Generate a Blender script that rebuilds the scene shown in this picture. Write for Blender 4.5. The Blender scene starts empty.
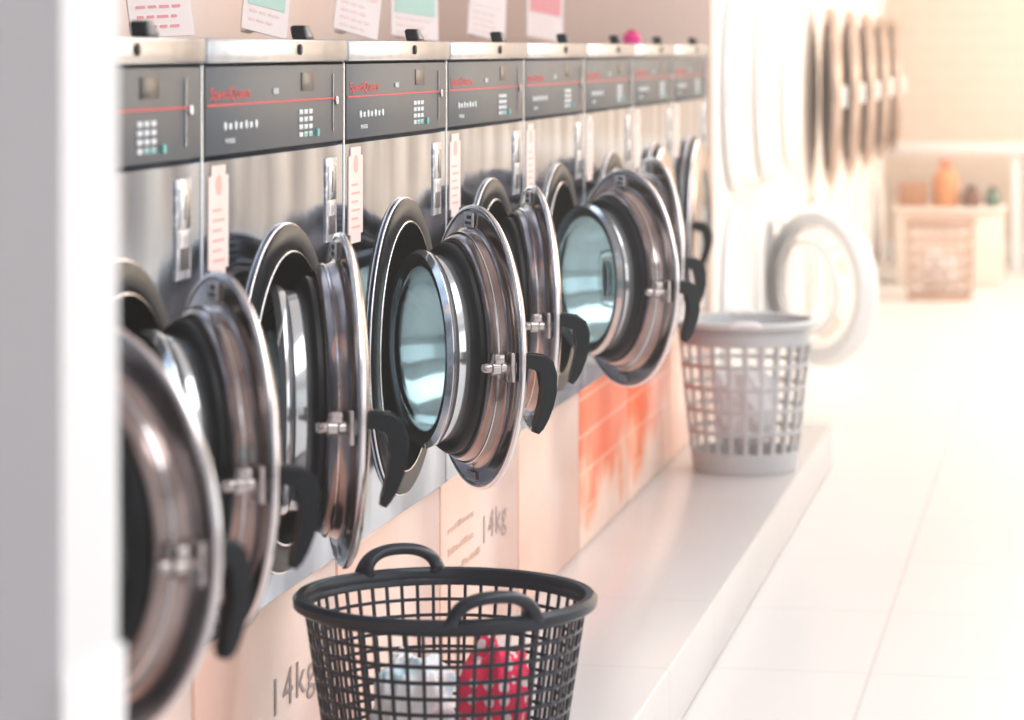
import bpy, bmesh, math, random
from mathutils import Vector, Matrix
random.seed(4)
scene=bpy.context.scene
scene.view_settings.view_transform='Standard'
COL=scene.collection

# ---------------------------------------------------------------- materials
def mat(name,color,metal=0.0,rough=0.5,trans=0.0,ior=1.45,emit=None,es=0.0,coat=0.0,spec=.5):
    m=bpy.data.materials.new(name); m.use_nodes=True
    b=m.node_tree.nodes['Principled BSDF']
    b.inputs['Base Color'].default_value=(*color,1)
    b.inputs['Metallic'].default_value=metal
    b.inputs['Roughness'].default_value=rough
    b.inputs['Transmission Weight'].default_value=trans
    b.inputs['IOR'].default_value=ior
    b.inputs['Coat Weight'].default_value=coat
    b.inputs['Specular IOR Level'].default_value=spec
    return m
def nd(m,t): return m.node_tree.nodes.new(t)
def noise_color(m,c1,c2,scale=(1,1,1),nscale=5,detail=3,lo=.35,hi=.65,rough=None,bump=0,bdist=.004):
    nt=m.node_tree; b=nt.nodes['Principled BSDF']
    tc=nd(m,'ShaderNodeTexCoord'); mp=nd(m,'ShaderNodeMapping'); mp.inputs['Scale'].default_value=scale
    n=nd(m,'ShaderNodeTexNoise'); n.inputs['Scale'].default_value=nscale; n.inputs['Detail'].default_value=detail
    r=nd(m,'ShaderNodeValToRGB'); r.color_ramp.elements[0].position=lo; r.color_ramp.elements[1].position=hi
    r.color_ramp.elements[0].color=(*c1,1); r.color_ramp.elements[1].color=(*c2,1)
    nt.links.new(tc.outputs['Object'],mp.inputs[0]); nt.links.new(mp.outputs[0],n.inputs['Vector'])
    nt.links.new(n.outputs['Fac'],r.inputs[0]); nt.links.new(r.outputs[0],b.inputs['Base Color'])
    if rough:
        mr=nd(m,'ShaderNodeMapRange'); mr.inputs['To Min'].default_value=rough[0]; mr.inputs['To Max'].default_value=rough[1]
        nt.links.new(n.outputs['Fac'],mr.inputs['Value']); nt.links.new(mr.outputs[0],b.inputs['Roughness'])
    if bump:
        bp=nd(m,'ShaderNodeBump'); bp.inputs['Strength'].default_value=bump; bp.inputs['Distance'].default_value=bdist
        nt.links.new(n.outputs['Fac'],bp.inputs['Height']); nt.links.new(bp.outputs[0],b.inputs['Normal'])
    return m
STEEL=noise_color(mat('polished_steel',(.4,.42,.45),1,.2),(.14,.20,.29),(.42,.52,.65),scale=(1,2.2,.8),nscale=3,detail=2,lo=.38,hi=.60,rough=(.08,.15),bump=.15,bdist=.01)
STEEL_L=noise_color(mat('light_steel',(.8,.8,.82),1,.25),(.47,.50,.55),(.53,.57,.62),scale=(1,6,3),nscale=4,rough=(.22,.28))
CHROME=mat('chrome',(.85,.85,.87),1,.07)
BOWLM=noise_color(mat('bowl_chrome',(.85,.87,.88),.85,.13),(.72,.75,.77),(.88,.90,.90),nscale=6)
BRONZE=noise_color(mat('dark_bronze_steel',(.3,.24,.22),1,.25),(.30,.235,.22),(.52,.42,.39),nscale=12,rough=(.14,.22))
LATCHM=noise_color(mat('latch_bronze_steel',(.6,.54,.52),1,.2),(.42,.36,.34),(.62,.56,.54),nscale=20)
RIM=mat('rim_steel',(.86,.81,.80),1,.14)
RUBBER=noise_color(mat('black_rubber',(.018,.02,.025),0,.38,spec=.35),(.005,.007,.010),(.010,.012,.016),nscale=20)
BLACKPL=noise_color(mat('black_plastic',(.02,.024,.03),0,.3,spec=.35),(.005,.008,.012),(.009,.012,.017),nscale=15)
DRUM=noise_color(mat('drum_steel',(.4,.42,.46),1,.3),(.17,.21,.25),(.32,.36,.40),nscale=9)
GLASS=mat('door_glass',(.74,.88,.90),0,.02,trans=1,ior=1.42)
PANEL=noise_color(mat('slate_panel',(.06,.075,.09),0,.42),(.030,.049,.070),(.044,.064,.086),nscale=3)
RED=mat('red_print',(.75,.04,.05),0,.5)
WHITEP=mat('white_print',(.75,.78,.8),0,.5)
DARKP=mat('dark_print',(.05,.04,.05),0,.5)
KGP=mat('capacity_print',(.33,.25,.24),0,.5)
BROWNP=mat('brown_print',(.66,.40,.30),0,.5)
TEAL=mat('teal_print',(.10,.5,.46),0,.4)
LCD=mat('display_glass',(.02,.018,.02),0,.3)
STICK=noise_color(mat('sticker_paper',(.9,.72,.66),0,.5),(.88,.68,.62),(.93,.77,.72),nscale=6)
SILVERLBL=noise_color(mat('silver_label',(.7,.7,.72),.6,.35),(.45,.46,.5),(.85,.85,.87),nscale=60,lo=.45,hi=.55)
PEACH=noise_color(mat('peach_base',(.9,.6,.45),0,.2,spec=.35),(.92,.49,.35),(.93,.70,.61),nscale=2.2,lo=.3,hi=.7)
ORANGE=mat('orange_printed_base',(.9,.3,.1),0,.22,spec=.25)
def orange_nodes(m):
    nt=m.node_tree; b=nt.nodes['Principled BSDF']
    tc=nd(m,'ShaderNodeTexCoord'); sp=nd(m,'ShaderNodeSeparateXYZ'); nt.links.new(tc.outputs['Object'],sp.inputs[0])
    n=nd(m,'ShaderNodeTexNoise'); n.inputs['Scale'].default_value=9; nt.links.new(tc.outputs['Object'],n.inputs['Vector'])
    a=nd(m,'ShaderNodeMath'); a.operation='MULTIPLY_ADD'; nt.links.new(n.outputs['Fac'],a.inputs[0]); a.inputs[1].default_value=.34; nt.links.new(sp.outputs['Z'],a.inputs[2])
    r=nd(m,'ShaderNodeValToRGB'); e=r.color_ramp.elements
    e[0].position=.20; e[0].color=(.94,.67,.56,1); e[1].position=.35; e[1].color=(.94,.15,.04,1)
    k=e.new(.27); k.color=(.95,.42,.25,1)
    nt.links.new(a.outputs[0],r.inputs[0])
    mp=nd(m,'ShaderNodeMapping'); mp.inputs['Rotation'].default_value=(math.pi/2,0,math.pi/2)
    nt.links.new(tc.outputs['Object'],mp.inputs[0])
    br=nd(m,'ShaderNodeTexBrick'); br.offset=0; br.inputs['Scale'].default_value=1; br.inputs['Brick Width'].default_value=.075; br.inputs['Row Height'].default_value=.028; br.inputs['Mortar Size'].default_value=.005
    br.inputs['Mortar Smooth'].default_value=.5
    nt.links.new(mp.outputs[0],br.inputs['Vector'])
    mx=nd(m,'ShaderNodeMix'); mx.data_type='RGBA'; mx.inputs[7].default_value=(.95,.60,.45,1)
    mu=nd(m,'ShaderNodeMath'); mu.operation='MULTIPLY'; mu.inputs[1].default_value=.45
    nt.links.new(br.outputs['Fac'],mu.inputs[0]); nt.links.new(mu.outputs[0],mx.inputs[0]); nt.links.new(r.outputs[0],mx.inputs[6])
    nt.links.new(mx.outputs[2],b.inputs['Base Color'])
orange_nodes(ORANGE)
CREAM=noise_color(mat('cream_enamel',(.92,.88,.82),0,.3),(.88,.84,.79),(.92,.89,.86),nscale=2)
WHITEPL=mat('white_plastic',(.89,.88,.875),0,.35)
CLEAR=mat('clear_glass',(.98,.97,.97),0,.04,trans=1,ior=1.3)

# ---------------------------------------------------------------- helpers
def finish(me,name,mats,parent=None,loc=(0,0,0),smooth=40):
    if not isinstance(mats,(list,tuple)): mats=[mats]
    for m in mats: me.materials.append(m)
    if smooth:
        me.polygons.foreach_set('use_smooth',[True]*len(me.polygons))
        me.set_sharp_from_angle(angle=math.radians(smooth))
    o=bpy.data.objects.new(name,me); COL.objects.link(o)
    o.location=loc
    if parent: o.parent=parent
    return o
def bm_obj(bm,name,mats,parent=None,loc=(0,0,0),smooth=40):
    bmesh.ops.recalc_face_normals(bm,faces=bm.faces)
    me=bpy.data.meshes.new(name); bm.to_mesh(me); bm.free()
    return finish(me,name,mats,parent,loc,smooth)
def add_box(bm,lo,hi,bev=0,mi=0,seg=2):
    r=bmesh.ops.create_cube(bm,size=1)
    vs=r['verts']
    for v in vs:
        v.co=Vector([(lo[i]+hi[i])/2+v.co[i]*(hi[i]-lo[i]) for i in range(3)])
    fs=set(f for v in vs for f in v.link_faces)
    for f in fs: f.material_index=mi
    if bev:
        es=list(set(e for v in vs for e in v.link_edges))
        bmesh.ops.bevel(bm,geom=es,offset=bev,segments=seg,affect='EDGES',profile=.5)
def box(name,lo,hi,m,parent=None,bev=0,loc=(0,0,0)):
    bm=bmesh.new(); add_box(bm,lo,hi,bev); return bm_obj(bm,name,m,parent,loc,smooth=40 if bev else 0)
def add_lathe(bm,prof,c=(0,0,0),seg=96,axis='X',closed=True,mi=0):
    rings=[]
    for (r,h) in prof:
        if r<1e-6:
            p=(h,0,0) if axis=='X' else (0,0,h)
            rings.append([bm.verts.new(Vector(c)+Vector(p))]*seg)
        else:
            rg=[]
            for i in range(seg):
                a=2*math.pi*i/seg
                p=(h,r*math.cos(a),r*math.sin(a)) if axis=='X' else (r*math.cos(a),r*math.sin(a),h)
                rg.append(bm.verts.new(Vector(c)+Vector(p)))
            rings.append(rg)
    n=len(rings)
    for k in range(n if closed else n-1):
        A=rings[k];B=rings[(k+1)%n]
        for i in range(seg):
            j=(i+1)%seg
            vs=[]
            for v in (A[i],A[j],B[j],B[i]):
                if v not in vs: vs.append(v)
            if len(vs)>=3:
                try: bm.faces.new(vs).material_index=mi
                except ValueError: pass
def lathe(name,prof,m,parent=None,c=(0,0,0),seg=96,axis='X',closed=True,loc=(0,0,0)):
    bm=bmesh.new(); add_lathe(bm,prof,c,seg,axis,closed); return bm_obj(bm,name,m,parent,loc)
def torus_prof(R,h,t,n=10):
    return [(R+t*math.cos(2*math.pi*i/n),h+t*math.sin(2*math.pi*i/n)) for i in range(n)]
def add_tube(bm,pts,r,seg=10,squash=1.0,tall=1.0):
    rings=[]
    for i,p in enumerate(pts):
        p=Vector(p)
        t=(Vector(pts[min(i+1,len(pts)-1)])-Vector(pts[max(i-1,0)])).normalized()
        u=t.cross(Vector((0,0,1)))
        if u.length<.05: u=t.cross(Vector((0,1,0)))
        u.normalize(); w=u.cross(t)
        rr=r[i] if isinstance(r,list) else r
        rings.append([bm.verts.new(p+u*rr*math.cos(2*math.pi*k/seg)*squash+w*rr*math.sin(2*math.pi*k/seg)*tall) for k in range(seg)])
    for a,b in zip(rings,rings[1:]):
        for k in range(seg): bm.faces.new((a[k],a[(k+1)%seg],b[(k+1)%seg],b[k]))
    bm.faces.new(rings[0]); bm.faces.new(rings[-1][::-1])
def empty(name,loc,label,cat,group=None):
    o=bpy.data.objects.new(name,None); COL.objects.link(o); o.location=loc; o.empty_display_size=.1
    o['label']=label; o['category']=cat
    if group:o['group']=group
    return o
def tag(o,label,cat,group=None):
    o['label']=label; o['category']=cat
    if group:o['group']=group
    return o
def text(name,body,size,m,parent,loc,depth=.0006,shear=0.0,space=1.0,wide=1.0,bold=0.0):
    cu=bpy.data.curves.new(name,'FONT'); cu.body=body; cu.size=size; cu.extrude=depth; cu.shear=shear; cu.space_character=space; cu.offset=bold
    tmp=bpy.data.objects.new('tmp',cu); COL.objects.link(tmp)
    bpy.context.view_layer.update()
    dg=bpy.context.evaluated_depsgraph_get()
    me=bpy.data.meshes.new_from_object(tmp.evaluated_get(dg))
    bpy.data.objects.remove(tmp)
    me.name=name
    for v in me.vertices:
        x,y,z=v.co; v.co=(z,x*wide,y)
    me.materials.clear()
    return finish(me,name,m,parent,loc,smooth=0)

# ---------------------------------------------------------------- room
def struct(o): o['kind']='structure'; return o
PLAT=.12
TOPZ=1.01
CAMZ=PLAT+TOPZ-.013
FLOOR=mat('floor_tile',(.85,.83,.82),0,.32)
def tile(m,c1,c2,grout,w,h,mort=.006,off=0.0,rot=None,rough=None):
    nt=m.node_tree; b=nt.nodes['Principled BSDF']
    tc=nd(m,'ShaderNodeTexCoord'); mp=nd(m,'ShaderNodeMapping')
    if rot: mp.inputs['Rotation'].default_value=rot
    br=nd(m,'ShaderNodeTexBrick'); br.offset=off; br.inputs['Scale'].default_value=1
    br.inputs['Brick Width'].default_value=w; br.inputs['Row Height'].default_value=h
    br.inputs['Mortar Size'].default_value=mort; br.inputs['Mortar Smooth'].default_value=.3
    br.inputs['Color1'].default_value=(*c1,1); br.inputs['Color2'].default_value=(*c2,1); br.inputs['Mortar'].default_value=(*grout,1)
    nt.links.new(tc.outputs['Object'],mp.inputs[0]); nt.links.new(mp.outputs[0],br.inputs['Vector'])
    nt.links.new(br.outputs['Color'],b.inputs['Base Color'])
tile(FLOOR,(.76,.74,.73),(.745,.725,.715),(.62,.59,.58),.6,.6,.004)
struct(box('floor',(-1,-2,-.05),(4.2,16.8,0),FLOOR))
PLATM=mat('platform_tile',(.8,.78,.77),0,.22)
tile(PLATM,(.66,.635,.63),(.64,.615,.61),(.58,.545,.535),.66,.6,.004)
struct(box('trim_1',(-.9,1.882,0),(.32,8.02,PLAT),PLATM,bev=.008))
WALL=noise_color(mat('wall_paint',(.92,.74,.65),0,.7),(.88,.66,.56),(.92,.76,.67),nscale=1.5)
struct(box('wall_left',(-.95,-2,0),(-.85,16.8,2.8),WALL))
struct(box('wall_pier',(-.849,8.0215,0),(-.004,8.072,2.8),WALL))
BACK=mat('back_brick',(.9,.7,.55),0,.7)
tile(BACK,(.86,.73,.63),(.845,.715,.615),(.89,.78,.69),.24,.09,.008,.5,rot=(math.pi/2,0,0))
struct(box('wall_back',(-.95,16.3,0),(4.2,16.45,2.8),BACK))
PLAIN=noise_color(mat('white_paint',(.9,.88,.87),0,.6),(.88,.87,.87),(.92,.91,.91),nscale=1.2)
struct(box('ceiling',(-.95,-2,2.8),(4.2,16.8,2.88),PLAIN))
bm=bmesh.new()
add_box(bm,(4.1,-2,0),(4.2,16.3,.7)); add_box(bm,(4.1,-2,2.4),(4.2,16.3,2.8))
for i in range(8): add_box(bm,(4.1,-2+i*2.6,.7),(4.2,-1.75+i*2.6,2.4))
struct(bm_obj(bm,'wall_right',PLAIN,smooth=0))
struct(box('baseboard_back',(-.6,16.27,0),(4.1,16.3,.09),PLAIN))
GREYW=noise_color(mat('grey_partition_paint',(.62,.62,.64),0,.6),(.66,.66,.70),(.72,.72,.75),nscale=1.5)
WHW=noise_color(mat('white_partition_edge',(.9,.88,.88),0,.5),(.82,.81,.81),(.87,.85,.85),nscale=1.5)
bm=bmesh.new(); add_box(bm,(-.85,1.765,0),(.3535,1.875,2.8))
bm.faces.ensure_lookup_table()
for f in bm.faces:
    f.normal_update()
    if f.normal.x>.9: f.material_index=1
struct(bm_obj(bm,'wall_partition',[GREYW,WHW],smooth=0))
struct(box('trim_2',(.354,1.760,0),(.357,1.880,.73),mat('white_trim',(.95,.95,.95),0,.4)))

# ---------------------------------------------------------------- washing machine template
W=.652; CY=.35; CZ=.567; HL=.215
def front_panel(bm,y0,y1,z0,z1,cy,cz,R,x=0.0,bev=.007,depth=.72):
    angs=[2*math.pi*i/72 for i in range(72)]
    iy0,iy1,iz0,iz1=y0+bev,y1-bev,z0+bev,z1-bev
    corners=[(iy1,iz1),(iy0,iz1),(iy0,iz0),(iy1,iz0)]
    ca=[math.atan2(c[1]-cz,c[0]-cy)%(2*math.pi) for c in corners]
    A=sorted([(a,None) for a in angs if min(abs(a-q) for q in ca)>.02]+[(ca[k],corners[k]) for k in range(4)],key=lambda t:t[0])
    inn=[];out=[];out2=[];bk=[];inb=[]
    for a,c in A:
        d=(math.cos(a),math.sin(a))
        if c is None:
            t=1e9
            if d[0]>1e-9:t=min(t,(iy1-cy)/d[0])
            if d[0]<-1e-9:t=min(t,(iy0-cy)/d[0])
            if d[1]>1e-9:t=min(t,(iz1-cz)/d[1])
            if d[1]<-1e-9:t=min(t,(iz0-cz)/d[1])
            c=(cy+d[0]*t,cz+d[1]*t)
        inn.append(bm.verts.new((x,cy+R*d[0],cz+R*d[1]))); inb.append(bm.verts.new((x-.02,cy+R*d[0],cz+R*d[1])))
        out.append(bm.verts.new((x,*c)))
        e0=y0 if abs(c[0]-iy0)<1e-6 else (y1 if abs(c[0]-iy1)<1e-6 else c[0])
        e1=z0 if abs(c[1]-iz0)<1e-6 else (z1 if abs(c[1]-iz1)<1e-6 else c[1])
        out2.append(bm.verts.new((x-bev,e0,e1))); bk.append(bm.verts.new((x-depth,e0,e1)))
    n=len(A)
    for i in range(n):
        j=(i+1)%n
        for P,Q in ((inb,inn),(inn,out),(out,out2),(out2,bk)):
            bm.faces.new((P[i],P[j],Q[j],Q[i]))
    bm.faces.new(bk)

M=empty('washing_machine',(0,0,0),'','washing machine')
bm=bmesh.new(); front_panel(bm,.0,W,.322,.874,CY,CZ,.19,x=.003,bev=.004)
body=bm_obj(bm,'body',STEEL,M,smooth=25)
cp=box('control_panel',(-.3,.004,.876),(.005,W-.004,.978),PANEL,M,bev=.002)
box('lid',(-.74,0,.981),(.010,W,TOPZ),STEEL_L,M,bev=.004)['label']='brushed steel top lid'
base=box('base_panel',(-.70,.003,.0),(-.006,W-.003,.319),PEACH,M,bev=.004)
box('side_trim',(-.002,W+.0005,.33),(.004,W+.0075,.98),STEEL_L,M,bev=.001)
box('red_stripe',(.0048,.006,.9325),(.0065,W*.93,.9345),RED,cp)
text('brand_lettering','SpeedQueen',.0185,RED,cp,(.0058,.020,.9405),wide=1.75,depth=.0001)
text('program_lettering','888',.010,WHITEP,cp,(.0060,.29,.943),wide=1.5)
disp=box('display',(.004,.425,.945),(.006,.490,.968),LCD,cp,bev=.0005)
bm=bmesh.new()
for r in range(4):
    for c in range(3):
        add_box(bm,(.0045,.414+c*.024,.887+r*.0095),(.0065,.430+c*.024,.8930+r*.0095),.0008,mi=0 if (r,c) not in ((0,2),(0,1)) else 1)
bm_obj(bm,'keypad',[WHITEP,TEAL],cp)
bm=bmesh.new()
for k in range(7):
    y=.075+k*.022
    if k%2: add_box(bm,(.0045,y,.905),(.0065,y+.010,.912))
    else: add_lathe(bm,[(0,.0045),(.005,.0045),(.005,.0065),(0,.0065)],(0,y+.006,.909),16,closed=False)
bm_obj(bm,'cycle_icon',[WHITEP],cp)
box('indicator',(.0045,.50,.886),(.0075,.510,.895),TEAL,cp)
text('program_lettering','14 18 25',.008,WHITEP,cp,(.0060,.08,.889),wide=1.4)
bm=bmesh.new(); add_box(bm,(.0045,.585,.89),(.0065,.587,.965)); add_lathe(bm,[(0,.005),(.006,.005),(.006,.008),(.005,.009),(0,.009)],(0,.6,.93),24,closed=False)
bm_obj(bm,'key_lock',[STEEL_L],cp)
bm=bmesh.new(); add_box(bm,(-.018,.462,TOPZ-.001),(.002,.506,TOPZ+.018),.004)
for v in bm.verts:
    if v.co.z>TOPZ+.01: v.co.y=.484+(v.co.y-.484)*.6; v.co.x-=.004
bm_obj(bm,'dispenser_latch',BLACKPL,M)
lathe('lid_lock',[(0,.009),(.007,.009),(.007,.012),(.005,.013),(0,.013)],BLACKPL,M,c=(0,.40,.997),seg=24,closed=False)
st=box('instruction_sticker',(-.001,.022,.735),(.0015,.098,.862),STICK,M,bev=0)
bm=bmesh.new(); 
r=bmesh.ops.create_cube(bm,size=1)
for v in r['verts']: v.co=Vector((.0033+v.co.x*.0018,.06+v.co.y*.080,.80+v.co.z*.130))
es=[e for e in bm.edges if abs(e.verts[0].co.x-e.verts[1].co.x)>.001]
bmesh.ops.bevel(bm,geom=es,offset=.012,segments=6,affect='EDGES')
bmesh.ops.recalc_face_normals(bm,faces=bm.faces)
bm.to_mesh(st.data); bm.free()
bm=bmesh.new()
add_lathe(bm,[(0,.0041),(.012,.0041),(.012,.0046),(0,.0046)],(0,.06,.842),20,closed=False)
for k in range(6): add_box(bm,(.0041,.036,.755+k*.0115),(.0046,.036+(.034 if k%2 else .046),.758+k*.0115))
bm_obj(bm,'sticker_print',[mat('coral_print',(.85,.42,.35),0,.5)],st)
bm=bmesh.new(); add_box(bm,(.001,.555,.745),(.0050,.610,.855),.0008)
coin=bm_obj(bm,'coin_slot',SILVERLBL,M)
bm=bmesh.new(); add_box(bm,(.0047,.562,.80),(.0065,.603,.845),.0008); add_box(bm,(.0063,.580,.81),(.0070,.584,.838),mi=1); add_box(bm,(.0047,.565,.755),(.0060,.60,.78),.0005,mi=1)
bm_obj(bm,'coin_insert',[STEEL_L,DARKP],coin)
lathe('door_seal',[(.214,.0035),(.213,.010),(.207,.013),(.186,.013),(.176,.008),(.160,-.02),(.152,-.085),(.158,-.09),(.168,-.03),(.188,-.003)],RUBBER,M,c=(0,CY,CZ))
lathe('seal_ring',torus_prof(.180,.012,.0018),RIM,M,c=(0,CY,CZ))
lathe('opening_ring',torus_prof(.2145,.0055,.0018),RIM,M,c=(0,CY,CZ))
bm=bmesh.new(); add_lathe(bm,[(.152,-.08),(.165,-.10),(.235,-.115),(.24,-.15),(.24,-.52),(.20,-.54),(0,-.54)],(0,CY,CZ),72,closed=False)
for k in range(3):
    a=k*2*math.pi/3+.4
    p=Vector((0,math.cos(a)*.215,math.sin(a)*.215))
    add_tube(bm,[Vector((-.14,CY,CZ))+p,Vector((-.5,CY,CZ))+p],.028,12)
bm_obj(bm,'drum',DRUM,M)
text('capacity_lettering','14kg',.066,KGP,base,(-.0055,.315,.175),wide=1.6,space=1.15,depth=.0002)
bm=bmesh.new()
for k,(a,b_,z) in enumerate([(.05,.26,.235),(.05,.23,.20),(.06,.28,.165)]):
    y=a
    while y<b_:
        w=random.uniform(.012,.035); add_box(bm,(-.0062,y,z),(-.0054,y+w,z+random.uniform(.006,.012))); y+=w+.008
bm_obj(bm,'base_print',BROWNP,base)

# door (origin on hinge axis)
def make_door(parent,loc,m_main,m_rim,m_gas,m_bowl,m_glass,m_handle,sc=1.0,latch=True):
    C=(0,-HL,0)
    D=lambda pr:[(r*.97,x*.64 if x<0 else x) for r,x in pr]
    d=lathe('door',D([(.207,.004),(.201,.010),(.186,.013),(.150,.019),(.131,.017),(.131,-.05),(.156,-.056),(.162,-.053),(.166,-.046),(.170,-.032),(.173,-.018),(.177,-.010),(.183,-.007),(.199,-.006),(.207,-.002)]),m_main,parent,c=C,loc=loc)
    lathe('door_rim',torus_prof(.2005,.001,.0050,12),m_rim,d,c=C)
    lathe('rib',torus_prof(.1655,-.021,.0022,8),m_rim,d,c=C)
    lathe('door_gasket',D([(.131,-.05),(.148,-.053),(.156,-.058),(.157,-.068),(.153,-.076),(.147,-.080),(.137,-.082)]),m_gas,d,c=C)
    lathe('bowl_ring',D([(.1305,.012),(.1305,-.05),(.138,-.078),(.140,-.108),(.145,-.114),(.1470,-.126),(.141,-.138),(.129,-.136),(.122,-.128),(.122,-.110),(.125,-.095),(.126,-.04),(.126,.012)]),m_bowl,d,c=C)
    lathe('door_window',D([(.1225,-.124),(.117,-.131),(.10,-.145),(.075,-.154),(.04,-.159),(0,-.160),(0,-.150),(.04,-.149),(.073,-.144),(.096,-.135),(.112,-.123),(.1225,-.115)]),m_glass,d,c=C)
    lathe('outer_window',D([(0,.015),(.08,.013),(.1255,.009),(.1255,.006),(.08,.010),(0,.012)]),m_glass,d,c=C)
    if latch:
        bm=bmesh.new()
        y=-.392
        add_lathe(bm,[(0,-.050),(.005,-.050),(.007,-.047),(.007,-.038),(.011,-.037),(.011,-.026),(.008,-.024),(.008,-.016),(.013,-.014),(.013,-.004),(0,-.004)],(0,y,-.012),24,closed=False)
        add_box(bm,(-.014,y-.018,-.032),(-.006,y+.022,.010),.003)
        add_box(bm,(-.036,y-.012,-.006),(-.020,y+.012,.008),.003)
        bm_obj(bm,'door_latch',LATCHM,d)
        cl=[(.000,.000,.011),(.018,.001,.011),(.034,-.001,.011),(.044,-.008,.011),(.048,-.022,.011),(.047,-.042,.0105),(.043,-.062,.0095),(.037,-.080,.008),(.031,-.094,.006),(.028,-.101,.004)]
        L=[];R_=[]
        for i,(x,z,h) in enumerate(cl):
            a=Vector(cl[max(i-1,0)][:2]); b=Vector(cl[min(i+1,len(cl)-1)][:2]); t=(b-a).normalized(); nrm=Vector((-t.y,t.x))
            L.append((x+nrm.x*h,z+nrm.y*h)); R_.append((x-nrm.x*h,z-nrm.y*h))
        ol=L+R_[::-1]
        bm=bmesh.new()
        a=[bm.verts.new((p[0],y-.009,p[1]-.004)) for p in ol]; b=[bm.verts.new((p[0],y+.009,p[1]-.004)) for p in ol]
        n=len(ol)
        bm.faces.new(a); bm.faces.new(b[::-1])
        for i in range(n): bm.faces.new((a[i],b[i],b[(i+1)%n],a[(i+1)%n]))
        es=[e for e in bm.edges if abs(e.verts[0].co.y-e.verts[1].co.y)<1e-6]
        bmesh.ops.bevel(bm,geom=es,offset=.003,segments=3,affect='EDGES')
        bm_obj(bm,'handle',m_handle,d)
        bm=bmesh.new(); add_box(bm,(-.0085,-HL-.014,.173),(-.0062,-HL+.024,.194)); add_box(bm,(-.0092,-HL-.008,.177),(-.0084,-HL+.018,.181),mi=1); add_box(bm,(-.0092,-HL-.008,.185),(-.0084,-HL+.010,.190),mi=1)
        bm_obj(bm,'label_sticker',[WHITEPL,DARKP],d,smooth=0)
        bm=bmesh.new(); add_box(bm,(-.0080,-HL-.02,-.192),(-.0062,-HL+.012,-.180)); bm_obj(bm,'rating_sticker',[SILVERLBL],d,smooth=0)
    bm=bmesh.new()
    for z in (-.05,.05):
        add_lathe(bm,[(0,z-.018),(.009,z-.018),(.009,z+.018),(0,z+.018)],(0,0,0),16,axis='Z',closed=False)
        add_box(bm,(-.006,-.030,z-.014),(.004,0,z+.014),.001)
    bm_obj(bm,'hinge',CHROME,d)
    d.scale=(sc,sc,sc)
    return d
door=make_door(M,(.000,CY+HL-.024,CZ),BRONZE,RIM,RUBBER,BOWLM,GLASS,BLACKPL)

def copy_tree(root,loc):
    def rec(o,par):
        c=o.copy()
        COL.objects.link(c); c.parent=par
        for ch in o.children: rec(ch,c)
        return c
    c=rec(root,None); c.location=loc; return c
Y0=3.242; P=.66
ang={-2:58,-1:33,0:21,1:30.5,2:21,3:36.5,4:25,5:0,6:0}
dsc={-2:(.86,.035),-1:(.90,.018)}
lab={-2:'stainless front-loading washing machine beside the partition, round door open',
-1:'stainless front-loading washing machine with round door ajar and pink sticker',
0:'stainless coin washing machine with dark control panel, door slightly open',
1:'stainless coin washing machine with door open showing chrome and glass bowl',
2:'stainless coin washing machine with dark panel and narrow open door',
3:'stainless coin washing machine with wide open round door',
4:'stainless coin washing machine over orange base, round door open',
5:'stainless coin washing machine near row end, round door closed',
6:'last stainless coin washing machine of the row, door closed'}
machines={}
for n in range(-2,7):
    c=M if n==-2 else copy_tree(M,(0,0,0))
    machines[n]=c
for n,c in machines.items():
    c.location=(0,Y0+P*n,PLAT+.0005); c['label']=lab[n]; c['category']='washing machine'; c['group']='row of coin washing machines'
    for ch in list(c.children):
        if ch.name.startswith('door') and len(ch.children)>3:
            ch.rotation_euler=(0,0,math.radians(ang[n]))
            if ang[n]==0: ch.location.x=.023
            if n in dsc:
                s,dz=dsc[n]; ch.scale=(s,s,s); ch.location.z+=dz
        if ch.name.startswith('base_panel'):
            if n in (4,5):
                ch.data=ch.data.copy(); ch.data.materials[0]=ORANGE
            for g in list(ch.children):
                if g.name.startswith('base_print') and n not in (-1,2): bpy.data.objects.remove(g)
                elif g.name.startswith('capacity') and n not in (0,2): bpy.data.objects.remove(g)

# ---------------------------------------------------------------- stack dryers
def ring_door(parent,y,z,R,m,mg,x=0,rot=0):
    k=R/.28
    c=(0,-.285*k,0)
    d=lathe('door',[(.28*k,x),(.28*k,x+.02),(.272*k,x+.030),(.250*k,x+.034),(.242*k,x+.022),(.238*k,x)],m,parent,c=c,seg=64,loc=(.004,y+.285*k,z))
    lathe('door_window',[(0,x+.02),(.242*k,x+.020),(.242*k,x+.014),(0,x+.012)],mg,d,c=c,seg=48)
    box('door_handle',(x+.025,-.55*k,-.04),(x+.05,-.53*k,.04),WHITEPL,d,bev=.005)
    d.rotation_euler=(0,0,math.radians(rot))
    if m is not COPPER: d.scale=(.45,1,1)
    return d
PALEGL=noise_color(mat('pale_window',(.8,.7,.62),0,.25),(.68,.57,.50),(.86,.77,.71),nscale=4)
WHITEGL=mat('milky_window',(.87,.84,.80),0,.35)
COPPER=noise_color(mat('copper_rim',(.55,.36,.25),.7,.35),(.48,.34,.26),(.66,.51,.42),nscale=8)
PALEST=noise_color(mat('pale_dryer_enamel',(.8,.72,.66),0,.4),(.84,.76,.70),(.90,.84,.79),nscale=3)
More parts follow.
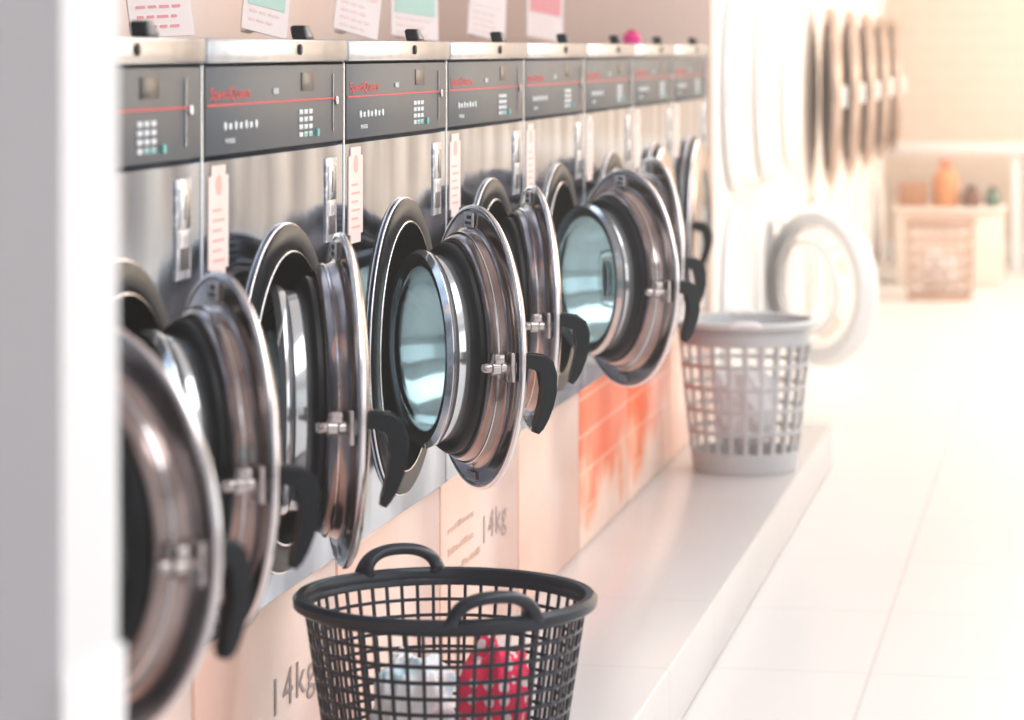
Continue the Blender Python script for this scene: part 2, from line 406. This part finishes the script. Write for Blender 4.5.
def dryer_base(name,loc,label,grp,mb,md,mg,w,open_lower=False):
    e=empty(name,loc,label,'dryer',grp)
    cream=mb is CREAM
    bm=bmesh.new()
    if open_lower: 
        front_panel(bm,0,w,.04,.70,.40,.39,.21,depth=.78); add_box(bm,(-.78,0,.705),(0,w,1.95),.006)
    else: add_box(bm,(-.78,0,.04),(0,w,1.95),.006)
    bm_obj(bm,'body',mb,e,smooth=30)
    box('plinth',(-.76,.02,0),(-.03,w-.02,.04),PALEGL,e)
    box('control_panel',(-.001,.05,1.34),(.012,w-.05,1.44),WHITEP,e,bev=.003)
    ring_door(e,w/2,1.0 if cream else .95,.28 if cream else .325,md,mg,rot=0 if cream else 9)
    if not open_lower: ring_door(e,w/2,.38 if cream else .33,.28 if cream else .25,WHITEPL,mg)
    return e
wd=dryer_base('stack_dryer',(0,8.08,0),'tall cream-white stacked dryer with two round doors','cream stacked dryers',CREAM,CREAM,WHITEGL,.79)
c=copy_tree(wd,(0,9.72,0))
od=dryer_base('stack_dryer',(0,8.90,0),'cream-white stacked dryer with its lower round white door open','cream stacked dryers',CREAM,CREAM,WHITEGL,.79,True)
lathe('opening_ring',[(.235,.001),(.235,.02),(.20,.025),(.19,-.02)],WHITEPL,od,c=(0,.40,.39))
lathe('drum',[(.20,-.02),(.27,-.06),(.27,-.6),(0,-.62)],DRUM,od,c=(0,.40,.39),closed=False)
HD=lathe('door',[(.240,.0),(.240,.020),(.230,.034),(.198,.034),(.182,.020),(.182,-.016),(.222,-.024)],WHITEPL,od,c=(0,-.24,0),loc=(.005,.52,.39))
lathe('door_window',[(0,-.065),(.08,-.060),(.13,-.045),(.165,-.02),(.182,.004),(.182,.008),(.160,-.016),(.127,-.041),(.08,-.056),(0,-.061)],CLEAR,HD,c=(0,-.24,0))
lathe('window_ring',[(.128,-.052),(.140,-.047),(.143,-.040),(.134,-.042)],WHITEPL,HD,c=(0,-.24,0))
HD.rotation_euler=(0,0,math.radians(45)); HD.scale=(1.03,1.03,1.03)
sd=dryer_base('stack_dryer',(0,10.58,0),'tall pale stacked dryer with two round doors, upper copper-rimmed','pale stacked dryers',PALEST,COPPER,PALEGL,.90)
for k in range(1,5): copy_tree(sd,(0,10.58+k*.92,0))

# ---------------------------------------------------------------- baskets
def basket(loc,m,label,ncol,nrow,ins,rt,rb,h,rot,holes_z=(.03,.9),hw=.30,exp=.85,square=0,hh=.036,rim=1.0,mh=None,mr=None,hr=.0088):
    e=empty('laundry_basket',loc,label,'basket'); e.rotation_euler=(0,0,rot)
    bm=bmesh.new()
    z0=h*holes_z[0]; z1=h*holes_z[1]
    def R(z): return rb+(rt-rb)*(z/h)**exp
    def sf(a):
        if not square: return 1
        return 1/((abs(math.cos(a))**square+abs(math.sin(a))**square)**(1/square))
    zs=[0,z0*.5,z0]+[z0+(z1-z0)*(i+1)/nrow for i in range(nrow)]+[h]
    rings=[]
    for z in zs:
        rg=[]
        for i in range(ncol):
            a=2*math.pi*i/ncol; s=sf(a)*R(z); rg.append(bm.verts.new((s*math.cos(a),s*math.sin(a),z)))
        rings.append(rg)
    inner=[]
    for k in range(len(zs)-1):
        for i in range(ncol):
            j=(i+1)%ncol
            f=bm.faces.new((rings[k][i],rings[k][j],rings[k+1][j],rings[k+1][i]))
            if 2<=k<2+nrow: inner.append(f)
    bm.normal_update()
    bmesh.ops.inset_individual(bm,faces=inner,thickness=ins,depth=0)
    bmesh.ops.delete(bm,geom=inner,context='FACES_ONLY')
    bm.faces.new(rings[0][::-1])
    me=bpy.data.meshes.new('basket_body'); bm.to_mesh(me); bm.free()
    o=finish(me,'basket_body',m,e,smooth=30)
    md=o.modifiers.new('thick','SOLIDIFY'); md.thickness=.0028; md.offset=-1
    pr=[(rt-.004,h-.012),(rt+.004,h-.015),(rt+.011*rim,h-.010),(rt+.012*rim,h-.001),(rt+.007,h+.004),(rt-.002,h+.003),(rt-.005,h-.002)]
    bm=bmesh.new(); add_lathe(bm,pr,axis='Z')
    if square:
        for v in bm.verts:
            a=math.atan2(v.co.y,v.co.x); s=sf(a); v.co.x*=s; v.co.y*=s
    bm_obj(bm,'rim',mr or m,e)
    if not square:
      for s in (0,math.pi):
        bm=bmesh.new(); pts=[];rr_=[]
        for i in range(49):
            t=-1+2*i/48
            ang_=t*math.pi/2
            sx=math.copysign(abs(math.sin(ang_))**.85,ang_); sz=abs(math.cos(ang_))**.85
            a=s+hw*sx
            z=h-.004+(hh+.002)*sz
            rr=rt+.004+.003*sz
            pts.append((rr*math.cos(a),rr*math.sin(a),z)); rr_.append(hr*(1+.25*(1-sz)))
        add_tube(bm,pts,rr_,14,squash=1.35,tall=.85)
        bm_obj(bm,'handle',mh or m,e)
    return e
BASKBLK=noise_color(mat('charcoal_basket_plastic',(.03,.035,.05),0,.28),(.008,.012,.024),(.016,.021,.034),nscale=9)
GREYPL=noise_color(mat('grey_basket_plastic',(.6,.6,.6),0,.4),(.50,.50,.505),(.57,.57,.57),nscale=5)
GREYRIM=mat('pale_grey_rim_plastic',(.62,.62,.62),0,.4)
WICK=noise_color(mat('beige_basket_plastic',(.8,.58,.46),0,.5),(.54,.36,.28),(.64,.45,.36),nscale=8)
basket((.222,3.52,PLAT+.001),BASKBLK,'charcoal plastic lattice laundry basket holding clothes beside washing machines',52,16,.0029,.171,.112,.342,math.radians(121),(.06,.955),hw=.28,hh=.030,hr=.0085)
basket((.186,7.12,PLAT+.001),GREYPL,'grey plastic laundry basket with white handles on the tiled platform',24,5,.0078,.161,.122,.355,math.radians(97),(.12,.86),hh=.004,hw=.16,mh=WHITEPL,mr=GREYRIM,rim=1.25)
basket((.35,13.6,.001),WICK,'square beige lattice laundry basket on the floor near the back wall',28,5,.008,.155,.145,.36,math.radians(4),(.05,.90),square=9)

def cloth(loc,rx,ry,rz,m,label,seed,name='clothing',amp=.40):
    rnd=random.Random(seed)
    bm=bmesh.new(); bmesh.ops.create_icosphere(bm,subdivisions=6,radius=1)
    ws=[(Vector((rnd.uniform(-1,1),rnd.uniform(-1,1),rnd.uniform(-.5,.5))).normalized(),rnd.uniform(2.5,8),rnd.uniform(0,6)) for _ in range(8)]
    wb=Vector((rnd.uniform(-1,1),rnd.uniform(-1,1),rnd.uniform(-1,1)))
    for v in bm.verts:
        n=v.co.normalized(); s=0
        q=n+wb*.25*math.sin(3*n.z+seed)+Vector((0,0,.2*math.sin(4*n.x+seed)))
        for d,f,p in ws: s+=(1-abs(math.sin(q.dot(d)*f+p)))**1.3/f
        k=min(1.03,.60+amp*s)
        e=(abs(n.x)**3+abs(n.y)**3+abs(n.z)**3)**(-1/3)
        v.co=Vector((n.x*k*rx*e,n.y*k*ry*e,n.z*k*rz*e))
    o=bm_obj(bm,name,m,loc=loc,smooth=75); tag(o,label,'clothing'); return o
REDDOT=mat('red_polka_cloth',(.8,.03,.07),0,.8)
nt=REDDOT.node_tree; b=nt.nodes['Principled BSDF']
tc=nd(REDDOT,'ShaderNodeTexCoord'); vo=nd(REDDOT,'ShaderNodeTexVoronoi'); vo.inputs['Scale'].default_value=50; vo.inputs['Randomness'].default_value=.2
cr=nd(REDDOT,'ShaderNodeValToRGB'); cr.color_ramp.interpolation='CONSTANT'
cr.color_ramp.elements[0].color=(.96,.80,.82,1); cr.color_ramp.elements[1].color=(.98,.03,.12,1); cr.color_ramp.elements[1].position=.34
nt.links.new(tc.outputs['Object'],vo.inputs['Vector']); nt.links.new(vo.outputs['Distance'],cr.inputs[0]); nt.links.new(cr.outputs[0],b.inputs['Base Color'])
BLUEC=noise_color(mat('pale_blue_cloth',(.6,.8,.9),0,.85),(.60,.82,.90),(.94,.95,.96),nscale=14,lo=.38,hi=.50)
WHITEC=noise_color(mat('white_cloth',(.85,.84,.85),0,.9),(.8,.78,.8),(.9,.89,.9),nscale=10)
cloth((.222,3.525,.180),.082,.082,.050,WHITEC,'white towel bundled at the bottom of the charcoal basket',1,'towel')
cloth((.291,3.470,.335),.050,.056,.098,REDDOT,'red polka-dot clothing bundled inside the charcoal basket',2,amp=.30)
cloth((.180,3.530,.325),.060,.060,.076,BLUEC,'pale blue and white clothing bundled inside the charcoal basket',3,amp=.33)
cloth((.186,7.12,.27),.09,.09,.11,WHITEC,'white laundry piled inside the grey basket',5,'towel',amp=.33)
cloth((.35,13.6,.13),.10,.10,.10,WHITEC,'pale towel inside the square beige basket',6,'towel',amp=.33)

# ---------------------------------------------------------------- signs on top of machines
SIGNW=mat('sign_card',(.88,.76,.72),0,.5); SIGNP=mat('sign_pink',(.87,.62,.57),0,.5); SIGNG=mat('sign_green',(.50,.68,.58),0,.5); SIGNR=mat('sign_red',(.80,.32,.33),0,.5)
zt=PLAT+TOPZ+.001
def sign(x,y,rot,w,h,c1,c2,label,roll=0.0):
    e=empty('sign_card',(x,y,zt+.002+abs(roll)*w/2),label,'sign','sign cards on the machines'); e.rotation_euler=(roll,-.18,rot)
    bm=bmesh.new(); add_box(bm,(-.002,-w/2,0),(.002,w/2,h)); 
    bm_obj(bm,'card',SIGNW,e,smooth=0)
    bm=bmesh.new(); add_box(bm,(-.055,-.008,.012),(-.002,.008,.017)); bm_obj(bm,'stand_foot',SIGNW,e,smooth=0)
    bm=bmesh.new()
    add_box(bm,(.0021,-w/2+.008,h*.42),(.0030,w/2-.008,h-.008),mi=0)
    z=h*.34
    while z>.008:
        y0=-w/2+.012
        while y0<w/2-.03:
            ww=random.uniform(.008,.02); add_box(bm,(.0021,y0,z-.004),(.0028,y0+ww,z),mi=1); y0+=ww+.005
        z-=.014
    bm_obj(bm,'card_print',[c1,c2],e,smooth=0)
sign(-.28,4.0,-.75,.10,.13,SIGNP,SIGNR,'small pink and white price sign standing on the machine',.05)
sign(-.28,4.52,-.70,.085,.10,SIGNG,SIGNP,'green and white leaflet card standing on the machine',-.22)
sign(-.28,5.12,-.70,.095,.16,SIGNP,SIGNP,'pale peach notice card standing on the machine',-.25)
sign(-.28,5.60,-.72,.11,.11,SIGNG,SIGNP,'pink price card standing on the machine',-.12)
sign(-.28,6.30,-.70,.10,.16,SIGNW,SIGNP,'pale leaflet card standing on the machine',-.2)
sign(-.28,7.02,-.70,.11,.15,SIGNR,SIGNP,'red and white notice card standing on the machine',-.15)
def bottle(loc,r,h,m,mc,label):
    e=empty('detergent_bottle',loc,label,'bottle')
    lathe('bottle_body',[(0,0),(r*.95,0),(r,.01),(r,h*.6),(r*.9,h*.7),(r*.4,h*.82),(r*.4,h*.86),(0,h*.86)],m,e,axis='Z',seg=32,closed=False)
    lathe('bottle_cap',[(0,h*.85),(r*.5,h*.85),(r*.5,h),(0,h)],mc,e,axis='Z',seg=24,closed=False)
bottle((-.12,7.35,zt+.001),.022,.035,mat('magenta_plastic',(.8,.02,.25),0,.4),RED,'small magenta tub on the last machine')
# ---------------------------------------------------------------- back area
bench=empty('storage_chest',(.36,14.5,.001),'low beige storage chest by the back wall carrying bottles','chest')
BEIGE=noise_color(mat('beige_wood',(.75,.52,.38),0,.5),(.80,.68,.60),(.86,.75,.67),scale=(1,8,1),nscale=3)
box('chest_body',(-.25,-.16,.0),(.25,.16,.345),BEIGE,bench,bev=.006)
box('chest_lid',(-.265,-.175,.346),(.265,.165,.37),BEIGE,bench,bev=.006)
OR=mat('orange_plastic',(.66,.28,.12),0,.4)
bottle((.34,14.45,.3725),.062,.22,OR,mat('coral_cap',(.70,.22,.13),0,.4),'orange detergent bottle on the low chest')
tag(box('cardboard_box',(.12,14.38,.3725),(.25,14.55,.48),mat('brown_card',(.46,.23,.13),0,.7),bev=.003),'small brown box on the low chest','box')
bottle((.46,14.42,.3725),.045,.10,mat('brown_jar',(.20,.09,.06),0,.4),BLACKPL,'short dark brown jar on the low chest')
bottle((.56,14.46,.3725),.035,.09,mat('dark_green_plastic',(.12,.2,.15),0,.4),BLACKPL,'small dark green jar on the low chest')
tb=empty('folding_table',(.9,15.7,.001),'long white folding table against the brick wall','table')
box('table_top',(-.98,-.3,.59),(1.3,.3,.635),WHITEPL,tb,bev=.006)
for sx in (-.25,1.15):
    for sy in (-.24,.24): box('leg',(sx-.022,sy-.022,0),(sx+.022,sy+.022,.59),WHITEPL,tb,bev=.003)

# ---------------------------------------------------------------- lights
def area(name,loc,rot,sx,sy,e,c):
    l=bpy.data.lights.new(name,'AREA'); l.shape='RECTANGLE'; l.size=sx; l.size_y=sy; l.energy=e; l.color=c
    o=bpy.data.objects.new(name,l); COL.objects.link(o); o.location=loc; o.rotation_euler=rot; return o
area('ceiling_light',(1.6,4.0,2.75),(0,0,0),1.2,6.5,96,(.97,.98,1))
area('ceiling_light',(1.5,11.5,2.75),(0,0,0),1.6,7,134,(1,.93,.86))
area('window_light',(3.9,13.0,1.6),(0,math.radians(90),0),1.8,6,195,(1,.81,.60))
area('window_light',(3.9,4.5,1.5),(0,math.radians(90),0),1.6,7,42,(.97,.98,1))
area('daylight_fill',(4.5,7.0,1.5),(0,math.radians(90),0),2.2,19,120,(.97,.98,1))  # panel added outside the window openings so they reflect bright in the steel
area('daylight_fill',(1.6,-2.3,1.4),(math.radians(90),0,0),5,2.8,44,(.97,.98,1))  # unseen fill panel added behind the camera to replace world light lost in haze
w=bpy.data.worlds.new('World'); scene.world=w; w.use_nodes=True
bg=w.node_tree.nodes['Background']; bg.inputs[0].default_value=(.98,.96,.95,1); bg.inputs[1].default_value=.75
# thin warm haze volume added to lift the blacks and fade the far end
vs=w.node_tree.nodes.new('ShaderNodeVolumeScatter'); vs.inputs['Color'].default_value=(1,.92,.84,1); vs.inputs['Density'].default_value=.021; vs.inputs['Anisotropy'].default_value=.2
w.node_tree.links.new(vs.outputs[0],w.node_tree.nodes['World Output'].inputs['Volume'])

# ---------------------------------------------------------------- camera
cam=bpy.data.cameras.new('Camera'); co=bpy.data.objects.new('Camera',cam); COL.objects.link(co)
cam.sensor_width=36; cam.lens=36*3000/1024
th=math.atan(568/3000)
co.location=(.97,0,CAMZ); co.rotation_euler=(math.pi/2,0,th)
cam.shift_y=-310/1024
cam.clip_start=.05; cam.clip_end=100
cam.dof.use_dof=True; cam.dof.focus_distance=4.2; cam.dof.aperture_fstop=5.2
scene.camera=co
